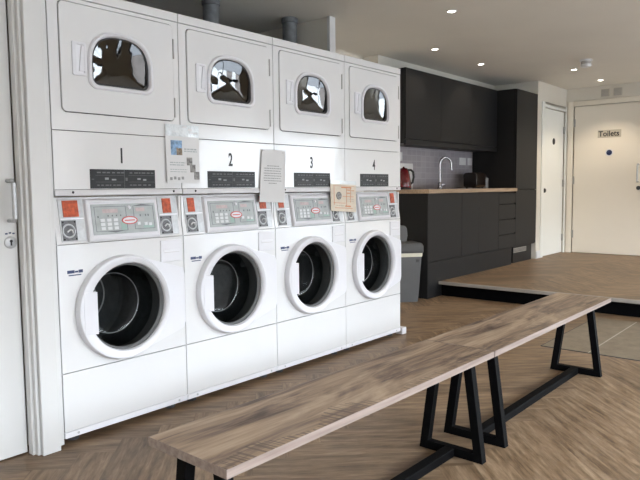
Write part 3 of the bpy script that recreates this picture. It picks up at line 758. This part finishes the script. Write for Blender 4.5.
# ------------------------------------------------------------------ benches
def make_bench(x0, x1, l0, l1, label, cy, rz):
    cx = (x0 + x1) / 2
    t = thing('bench', label, 'bench', (cx, cy, 0), rz, group='wooden benches')
    L, R = x0 - cx, x1 - cx
    obj('seat_board', MB().box(L + 0.0015, R - 0.0015, -0.1635, 0.1635, 0.425, 0.450), 'bench', t, 0.0008)
    e_ = obj('edge_band', MB().box(L, R, -0.165, -0.1635, 0.4252, 0.4498).box(L, R, 0.1635, 0.165, 0.4252, 0.4498)
             .box(L, L + 0.0015, -0.1635, 0.1635, 0.4252, 0.4498).box(R - 0.0015, R, -0.1635, 0.1635, 0.4252, 0.4498), 'edge', t)
    e_['label'] = 'paler greyish edging strip'
    for lx in (l0 - cx, l1 - cx):
        f = MB(); mid = -0.019; hx = 0.018
        out = [(mid - 0.150, 0), (mid + 0.150, 0), (mid + 0.092, 0.4249), (mid - 0.092, 0.4249)]
        inn = [(mid - 0.108, 0.036), (mid + 0.108, 0.036), (mid + 0.056, 0.412), (mid - 0.056, 0.412)]
        f.loft([[(x, y, z) for y, z in P_] for P_, x in ((out, lx - hx), (inn, lx - hx), (inn, lx + hx), (out, lx + hx), (out, lx - hx))])
        obj('leg_frame', f, 'bmetal', t, 0.0015)
    obj('stretcher', MB().box(l0 - cx + 0.0185, l1 - cx - 0.0185, -0.019 - 0.022, -0.019 + 0.022, 0.0, 0.036), 'bmetal', t, 0.002)
    return t
make_bench(-0.372, 1.082, -0.325, 0.995, 'long wooden bench with black frame legs, nearer the white door', -1.352, math.radians(-0.9))
make_bench(1.088, 2.700, 1.205, 2.530, 'long wooden bench with black frame legs, ending at the step by the stone tiles', -1.368, math.radians(-0.25))

# ------------------------------------------------------------------ kitchen
YK = 0.64; WT = 1.11
G = 0.0013
def fronts(root, name, spans, y0=YK, y1=YK + 0.02):
    return [obj(name, MB().box(a + G, b - G, y0, y1, c + G, e - G), 'char', root, 0.0015) for a, b, c, e in spans]
KB, KP = 0.372, STEP
# end panel and base units
tag(obj('end_panel', MB().box(4.225, 4.245, YK, 1.24, 0.0, 1.069), 'char', None, 0.001), 'charcoal end panel standing on the lower floor beside the bin', 'panel')
def base_cab(x0, x1, label, spans, kind='door'):
    t = thing('kitchen_cabinet', label, 'cabinet', (0, 0, 0), group='charcoal base cabinets')
    obj('carcass', MB().box(x0, x0 + 0.018, YK + 0.022, 1.24, KB - 0.01, 1.068).box(x1 - 0.018, x1, YK + 0.022, 1.24, KB - 0.01, 1.068)
        .box(x0 + 0.018, x1 - 0.018, YK + 0.022, 1.24, KB - 0.01, KB + 0.008).box(x0 + 0.018, x1 - 0.018, 1.225, 1.24, KB + 0.008, 1.068).box(x0 + 0.018, x1 - 0.018, YK + 0.022, YK + 0.03, KB + 0.008, 1.068), 'char', t)
    for s in spans: obj(kind, MB().box(s[0] + G, s[1] - G, YK, YK + 0.02, s[2] + G, s[3] - G), 'char', t, 0.0015)
    return t
a = base_cab(4.247, 4.95, 'charcoal base cabinet at the left end, by the end panel', [(4.247, 4.95, KB, 1.062)])
b = base_cab(4.952, 5.888, 'charcoal two-door base cabinet under the tap', [(4.952, 5.36, KB, 1.062), (5.36, 5.888, KB, 1.062)])
c = thing('drawer_unit', 'charcoal unit of four drawers left of the tall cabinet', 'drawers', group='charcoal base cabinets')
obj('carcass', MB().box(5.89, 6.378, YK + 0.022, 1.24, KB - 0.01, 1.068), 'char', c)
for z0, z1 in ((KB, 0.540), (0.552, 0.725), (0.737, 0.912), (0.924, 1.056)):
    dw = obj('drawer', MB().box(5.89 + G, 6.378 - G, YK, YK + 0.02, z0 + G, z1 - G - 0.006), 'char', c, 0.0015)
    obj('finger_pull', MB().prism_x([(YK + 0.002, z1 - G - 0.006), (YK + 0.018, z1 - G - 0.006), (YK + 0.018, z1 + 0.004)], 5.9, 6.366), 'slot', dw)
tag(obj('plinth', MB().box(4.247, 6.27, YK, YK + 0.018, 0.0 + 0.001, KB - 0.004).box(4.247, 6.27, YK, YK + 0.018, 0.0, 0.001), 'char', None, 0.001), 'charcoal plinth board under the base cabinets', 'plinth')
# worktop with a sink cut-out
wt = MB(); sx0, sx1, sy0, sy1 = 5.06, 5.60, 0.76, 1.10; z0, z1 = 1.070, WT
wt.box(4.215, sx0, YK - 0.02, 1.244, z0, z1).box(sx1, 6.379, YK - 0.02, 1.244, z0, z1).box(sx0, sx1, YK - 0.02, sy0, z0, z1).box(sx0, sx1, sy1, 1.244, z0, z1)
wtop = tag(obj('worktop', wt, 'oak', None), 'long oak-effect worktop over the charcoal base cabinets', 'worktop')
sk = obj('sink_basin',
    MB().box(sx0 + 0.003, sx0 + 0.006, sy0 + 0.003, sy1 - 0.003, 0.95, WT).box(sx1 - 0.006, sx1 - 0.003, sy0 + 0.003, sy1 - 0.003, 0.95, WT)
    .box(sx0 + 0.006, sx1 - 0.006, sy0 + 0.003, sy0 + 0.006, 0.95, WT).box(sx0 + 0.006, sx1 - 0.006, sy1 - 0.006, sy1 - 0.003, 0.95, WT)
    .box(sx0 + 0.003, sx1 - 0.003, sy0 + 0.003, sy1 - 0.003, 0.945, 0.95), 'steel', wtop)
sk['label'] = 'steel sink basin'
obj('rim', MB().box(sx0 - 0.012, sx0 + 0.003, sy0 - 0.012, sy1 + 0.012, WT, WT + 0.003).box(sx1 - 0.003, sx1 + 0.012, sy0 - 0.012, sy1 + 0.012, WT, WT + 0.003)
    .box(sx0 + 0.003, sx1 - 0.003, sy0 - 0.012, sy0 + 0.003, WT, WT + 0.003).box(sx0 + 0.003, sx1 - 0.003, sy1 - 0.003, sy1 + 0.012, WT, WT + 0.003), 'chrome', sk)
# tap
tp = thing('tap', 'tall chrome swan-neck tap behind the sink', 'tap', (5.395, 1.165, WT))
obj('base', MB().lathe_z(0, 0, [(0.030, 0.0), (0.030, 0.012), (0.022, 0.02), (0.022, 0.07), (0.016, 0.08)], 24), 'chrome', tp)
ax, ay = math.cos(0.55), -math.sin(0.55)
pts = [(0, 0, 0.06), (0, 0, 0.30)] + [(0.075 * (1 - math.cos(t * PI / 10)) * ax, 0.075 * (1 - math.cos(t * PI / 10)) * ay, 0.30 + 0.075 * math.sin(t * PI / 10)) for t in range(1, 11)]
pts += [(0.155 * ax, 0.155 * ay, 0.255), (0.160 * ax, 0.160 * ay, 0.225)]
obj('spout', MB().tube(pts, 0.0125, 14), 'chrome', tp, smooth=60)
obj('lever', MB().tube([(-0.02, -0.01, 0.045), (-0.055, -0.03, 0.055)], 0.008, 10), 'chrome', tp)
obj('lever', MB().tube([(0.02, -0.01, 0.045), (0.055, -0.03, 0.055)], 0.008, 10), 'chrome', tp)
# kettle
kt = thing('kettle', 'red kettle with black handle at the left end of the worktop', 'kettle', (4.39, 1.03, WT + 0.001), rz=-0.55)
obj('base', MB().lathe_z(0, 0, [(0.082, 0), (0.082, 0.018), (0.076, 0.022)], 32), 'black', kt)
obj('body', MB().lathe_z(0, 0, [(0.078, 0.022), (0.080, 0.035), (0.076, 0.09), (0.066, 0.15), (0.056, 0.195), (0.045, 0.208)], 36), 'kettle', kt, smooth=60)
obj('lid', MB().lathe_z(0, 0, [(0.045, 0.207), (0.038, 0.222), (0.012, 0.228), (0.010, 0.238), (0.003, 0.241)], 28), 'kettle', kt, smooth=60)
obj('handle', MB().tube([(0.045, 0, 0.205), (0.085, 0, 0.205), (0.112, 0, 0.185), (0.118, 0, 0.13), (0.105, 0, 0.075), (0.078, 0, 0.055)], 0.012, 12), 'black', kt, smooth=60)
obj('spout', MB().loft([[(-0.055, -0.03, 0.15), (-0.055, 0.03, 0.15), (-0.052, 0.02, 0.195), (-0.052, -0.02, 0.195)], [(-0.085, -0.012, 0.185), (-0.085, 0.012, 0.185), (-0.088, 0.010, 0.2), (-0.088, -0.010, 0.2)]], cap0=True, cap1=True), 'kettle', kt)
# white board behind it, sockets, toaster, canister
tag(obj('chopping_board', MB().loft([[(x, y + dy, z) for x, z in rrect(4.58, 4.885, WT, 1.40, 0.012)] for dy, y in ((0, 1.222), (0.014, 1.222))], cap0=True, cap1=True), 'socket', None),
    'white board standing against the mosaic tiles behind the kettle', 'board')
for x0, x1, lab in ((6.025, 6.195, 'white double socket on the mosaic tiles, left of the pair'), (6.255, 6.37, 'white switch plate on the mosaic tiles beside the tall cabinet'), (4.52, 4.69, 'white socket plate on the tiles above the kettle')):
    zc = 1.457 if x0 > 6 else 1.475
    t = thing('wall_socket', lab, 'socket', ((x0 + x1) / 2, 1.245, zc), group='white sockets on the tiling')
    h = (x1 - x0) / 2
    obj('plate', MB().box(-h, h, -0.008, 0, -0.046, 0.046), 'socket', t, 0.003)
    obj('switch', MB().box(-h * 0.5, -h * 0.2, -0.012, -0.007, 0.0, 0.03), 'paper', t, 0.001)
    obj('switch', MB().box(h * 0.2, h * 0.5, -0.012, -0.007, 0.0, 0.03), 'paper', t, 0.001)
ts = thing('toaster', 'dark brown toaster at the right end of the worktop', 'toaster', (6.01, 1.02, WT + 0.001), rz=0.0)
obj('body', MB().prism_x(rrect(-0.09, 0.09, 0.012, 0.195, 0.035), -0.125, 0.125), 'toast', ts, 0.006)
for y in (-0.03, 0.03): obj('slot', MB().box(-0.1, 0.1, y - 0.012, y + 0.012, 0.193, 0.197), 'slot', ts)
obj('lever', MB().box(0.125, 0.143, -0.02, 0.02, 0.10, 0.12), 'chrome', ts, 0.003)
for x in (-0.09, 0.09):
    for y in (-0.06, 0.06): obj('foot', MB().lathe_z(x, y, [(0.012, 0), (0.012, 0.014)], 12), 'rubber', ts)
cn = thing('canister', 'small steel canister beside the dark toaster', 'canister', (6.205, 0.98, WT))
obj('body', MB().lathe_z(0, 0, [(0.045, 0), (0.047, 0.01), (0.047, 0.12), (0.044, 0.13)], 24), 'duct', cn)
obj('lid', MB().lathe_z(0, 0, [(0.049, 0.128), (0.049, 0.145), (0.01, 0.150), (0.01, 0.165)], 24), 'toast', cn)
# tall cabinet
tc_ = thing('tall_cabinet', 'tall charcoal cabinet between the worktop and the narrow door', 'cabinet')
obj('carcass', MB().box(6.382, 7.055, YK + 0.022, 1.24, KB - 0.01, 2.345), 'char', tc_, 0.001)
obj('door', MB().box(6.382 + G, 7.052, YK, YK + 0.02, KB + G, 1.084), 'char', tc_, 0.0015)
obj('door', MB().box(6.382 + G, 7.052, YK, YK + 0.02, 1.09, 2.342), 'char', tc_, 0.0015)
pk = obj('plinth', MB().box(6.382, 6.98, YK + 0.03, YK + 0.048, STEP, KB - 0.01), 'char', tc_)
gv = MB().box(6.40, 6.80, YK + 0.024, YK + 0.031, 0.285, 0.345)
g_ = obj('vent_grille', gv, 'hinge', tc_, 0.001)
sl = MB()
for z in (0.297, 0.312, 0.327): sl.box(6.41, 6.79, YK + 0.022, YK + 0.0245, z, z + 0.006)
obj('grille_slot', sl, 'binlid', g_)
# wall cabinet run
YU = 0.90
wc = thing('wall_cabinet', 'long charcoal wall cabinet above the worktop', 'cabinet')
obj('carcass', MB().box(4.225, 6.380, YU + 0.022, 1.244, 1.60, 2.345), 'char', wc, 0.001)
for x0, x1 in ((4.225, 4.945), (4.945, 5.665), (5.665, 6.379)): obj('door', MB().box(x0 + 0.0008, x1 - 0.0008, YU, YU + 0.02, 1.633, 2.345), 'char', wc, 0.0008)
obj('pelmet', MB().box(4.225, 6.379, YU - 0.004, YU + 0.02, 1.572, 1.622), 'char', wc, 0.0015)
obj('underside', MB().box(4.225, 6.379, YU + 0.02, 1.244, 1.585, 1.60), 'char', wc)

# ------------------------------------------------------------------ bin
bn = thing('waste_bin', 'grey swing-lid waste bin between the washers and the charcoal end panel', 'bin', (4.02, 0.79, 0), rz=-0.70)
def rl(hx, hy, z, r=0.03): return [(x, y, z) for x, y in rrect(-hx, hx, -hy, hy, r)]
obj('body', MB().loft([rl(0.118, 0.10, 0.0), rl(0.122, 0.104, 0.012), rl(0.150, 0.128, 0.47)], cap0=True, cap1=True), 'bin', bn)
obj('liner', MB().loft([rl(0.153, 0.131, 0.452), rl(0.156, 0.134, 0.468), rl(0.156, 0.134, 0.498), rl(0.152, 0.13, 0.502)], cap0=True, cap1=True), 'liner', bn)
obj('lid', MB().loft([rl(0.160, 0.138, 0.490), rl(0.164, 0.142, 0.50), rl(0.164, 0.142, 0.555), rl(0.150, 0.128, 0.585), rl(0.12, 0.10, 0.592)], cap0=True, cap1=True), 'binlid', bn)
obj('swing_flap', MB().prism_y([(-0.155, 0.58), (0.02, 0.58), (0.035, 0.66), (0.025, 0.735), (0.0, 0.757), (-0.155, 0.757)], -0.02, 0.02), 'bin', bn, 0.012)
obj('clip', MB().box(0.085, 0.115, -0.137, -0.118, 0.40, 0.43), 'binlid', bn, 0.003)

# ------------------------------------------------------------------ ceiling fittings
SPOT = [(3.267, -0.133, 'small ceiling downlight nearest the machines, highest in view'),
        (4.408, 0.67, 'small ceiling downlight above the left half of the wall cabinet'),
        (5.463, 0.683, 'small ceiling downlight above the right half of the wall cabinet'),
        (6.558, 0.013, 'small ceiling downlight next to the smoke detector'),
        (7.586, 0.012, 'small ceiling downlight closest to the toilet door')]
for x, y, lab in SPOT:
    t = thing('downlight', lab, 'downlight', (x, y, CEIL), group='ceiling downlights')
    obj('rim', MB().lathe_z(0, 0, [(0.044, -0.001), (0.043, -0.006), (0.034, -0.007), (0.031, -0.002)], 28, caps=False), 'socket', t)
    obj('lens', MB().lathe_z(0, 0, [(0.030, -0.004), (0.024, -0.006), (0.002, -0.007)], 24, caps=True), 'lamp', t)
    l = bpy.data.lights.new('downlight_lamp', 'SPOT'); l.energy = 14 if lab.endswith('wall cabinet') else 36; l.color = (1.0, 0.86, 0.68); l.spot_size = math.radians(105); l.spot_blend = 0.6
    l.shadow_soft_size = 0.03
    lo = bpy.data.objects.new('downlight_lamp', l); COL.objects.link(lo); lo.location = (x, y, CEIL - 0.02)
sd = thing('smoke_detector', 'white round smoke detector on the ceiling', 'smoke detector', (6.057, -0.284, CEIL))
obj('base', MB().lathe_z(0, 0, [(0.070, 0.0), (0.068, -0.012), (0.060, -0.016)], 32), 'socket', sd)
obj('chamber', MB().lathe_z(0, 0, [(0.052, -0.016), (0.052, -0.048)], 32), 'hinge', sd)
obj('cap', MB().lathe_z(0, 0, [(0.058, -0.048), (0.056, -0.072), (0.03, -0.082)], 32), 'socket', sd)
for y0, lab in ((0.105, 'square grey vent above the toilet door, left of the two'), (-0.062, 'square grey vent above the toilet door, right of the two')):
    t = thing('wall_vent', lab, 'vent', (XR, y0, 2.420), group='square vents above the toilet door')
    obj('frame', MB().box(-0.012, 0, -0.055, 0.055, -0.052, 0.052), 'vent', t, 0.003)
    m_ = MB()
    for k in range(5): m_.box(-0.014, -0.011, -0.045, 0.045, -0.042 + k * 0.018, -0.034 + k * 0.018)
    obj('louvre', m_, 'hinge', t)

# ------------------------------------------------------------------ light
w = bpy.data.worlds.new('overcast'); SC.world = w; w.use_nodes = True
nt = w.node_tree; bg = nt.nodes['Background']
tcw = N(nt, 'ShaderNodeTexCoord'); sp = N(nt, 'ShaderNodeSeparateXYZ'); nt.links.new(tcw.outputs['Generated'], sp.inputs[0])
nt.links.new(ramp(nt, sp.outputs[2], [(0.0, (0.86, 0.92, 1.0)), (0.5, (0.78, 0.89, 1.0))]), bg.inputs['Color'])
bg.inputs['Strength'].default_value = 24.0
for k, (a, b) in enumerate(WIN):
    l = bpy.data.lights.new('window_daylight', 'AREA'); l.shape = 'RECTANGLE'; l.size = b - a; l.size_y = 2.02
    l.cycles.is_portal = True
    o = bpy.data.objects.new('window_daylight', l); COL.objects.link(o)
    o.location = ((a + b) / 2, YF - 0.12, 1.04); o.rotation_euler = (PI / 2, 0, 0)

SC.view_settings.view_transform = 'Standard'; SC.view_settings.look = 'None'
SC.view_settings.gamma = 1.0; SC.view_settings.use_curve_mapping = False
SC.view_settings.exposure = 0.0
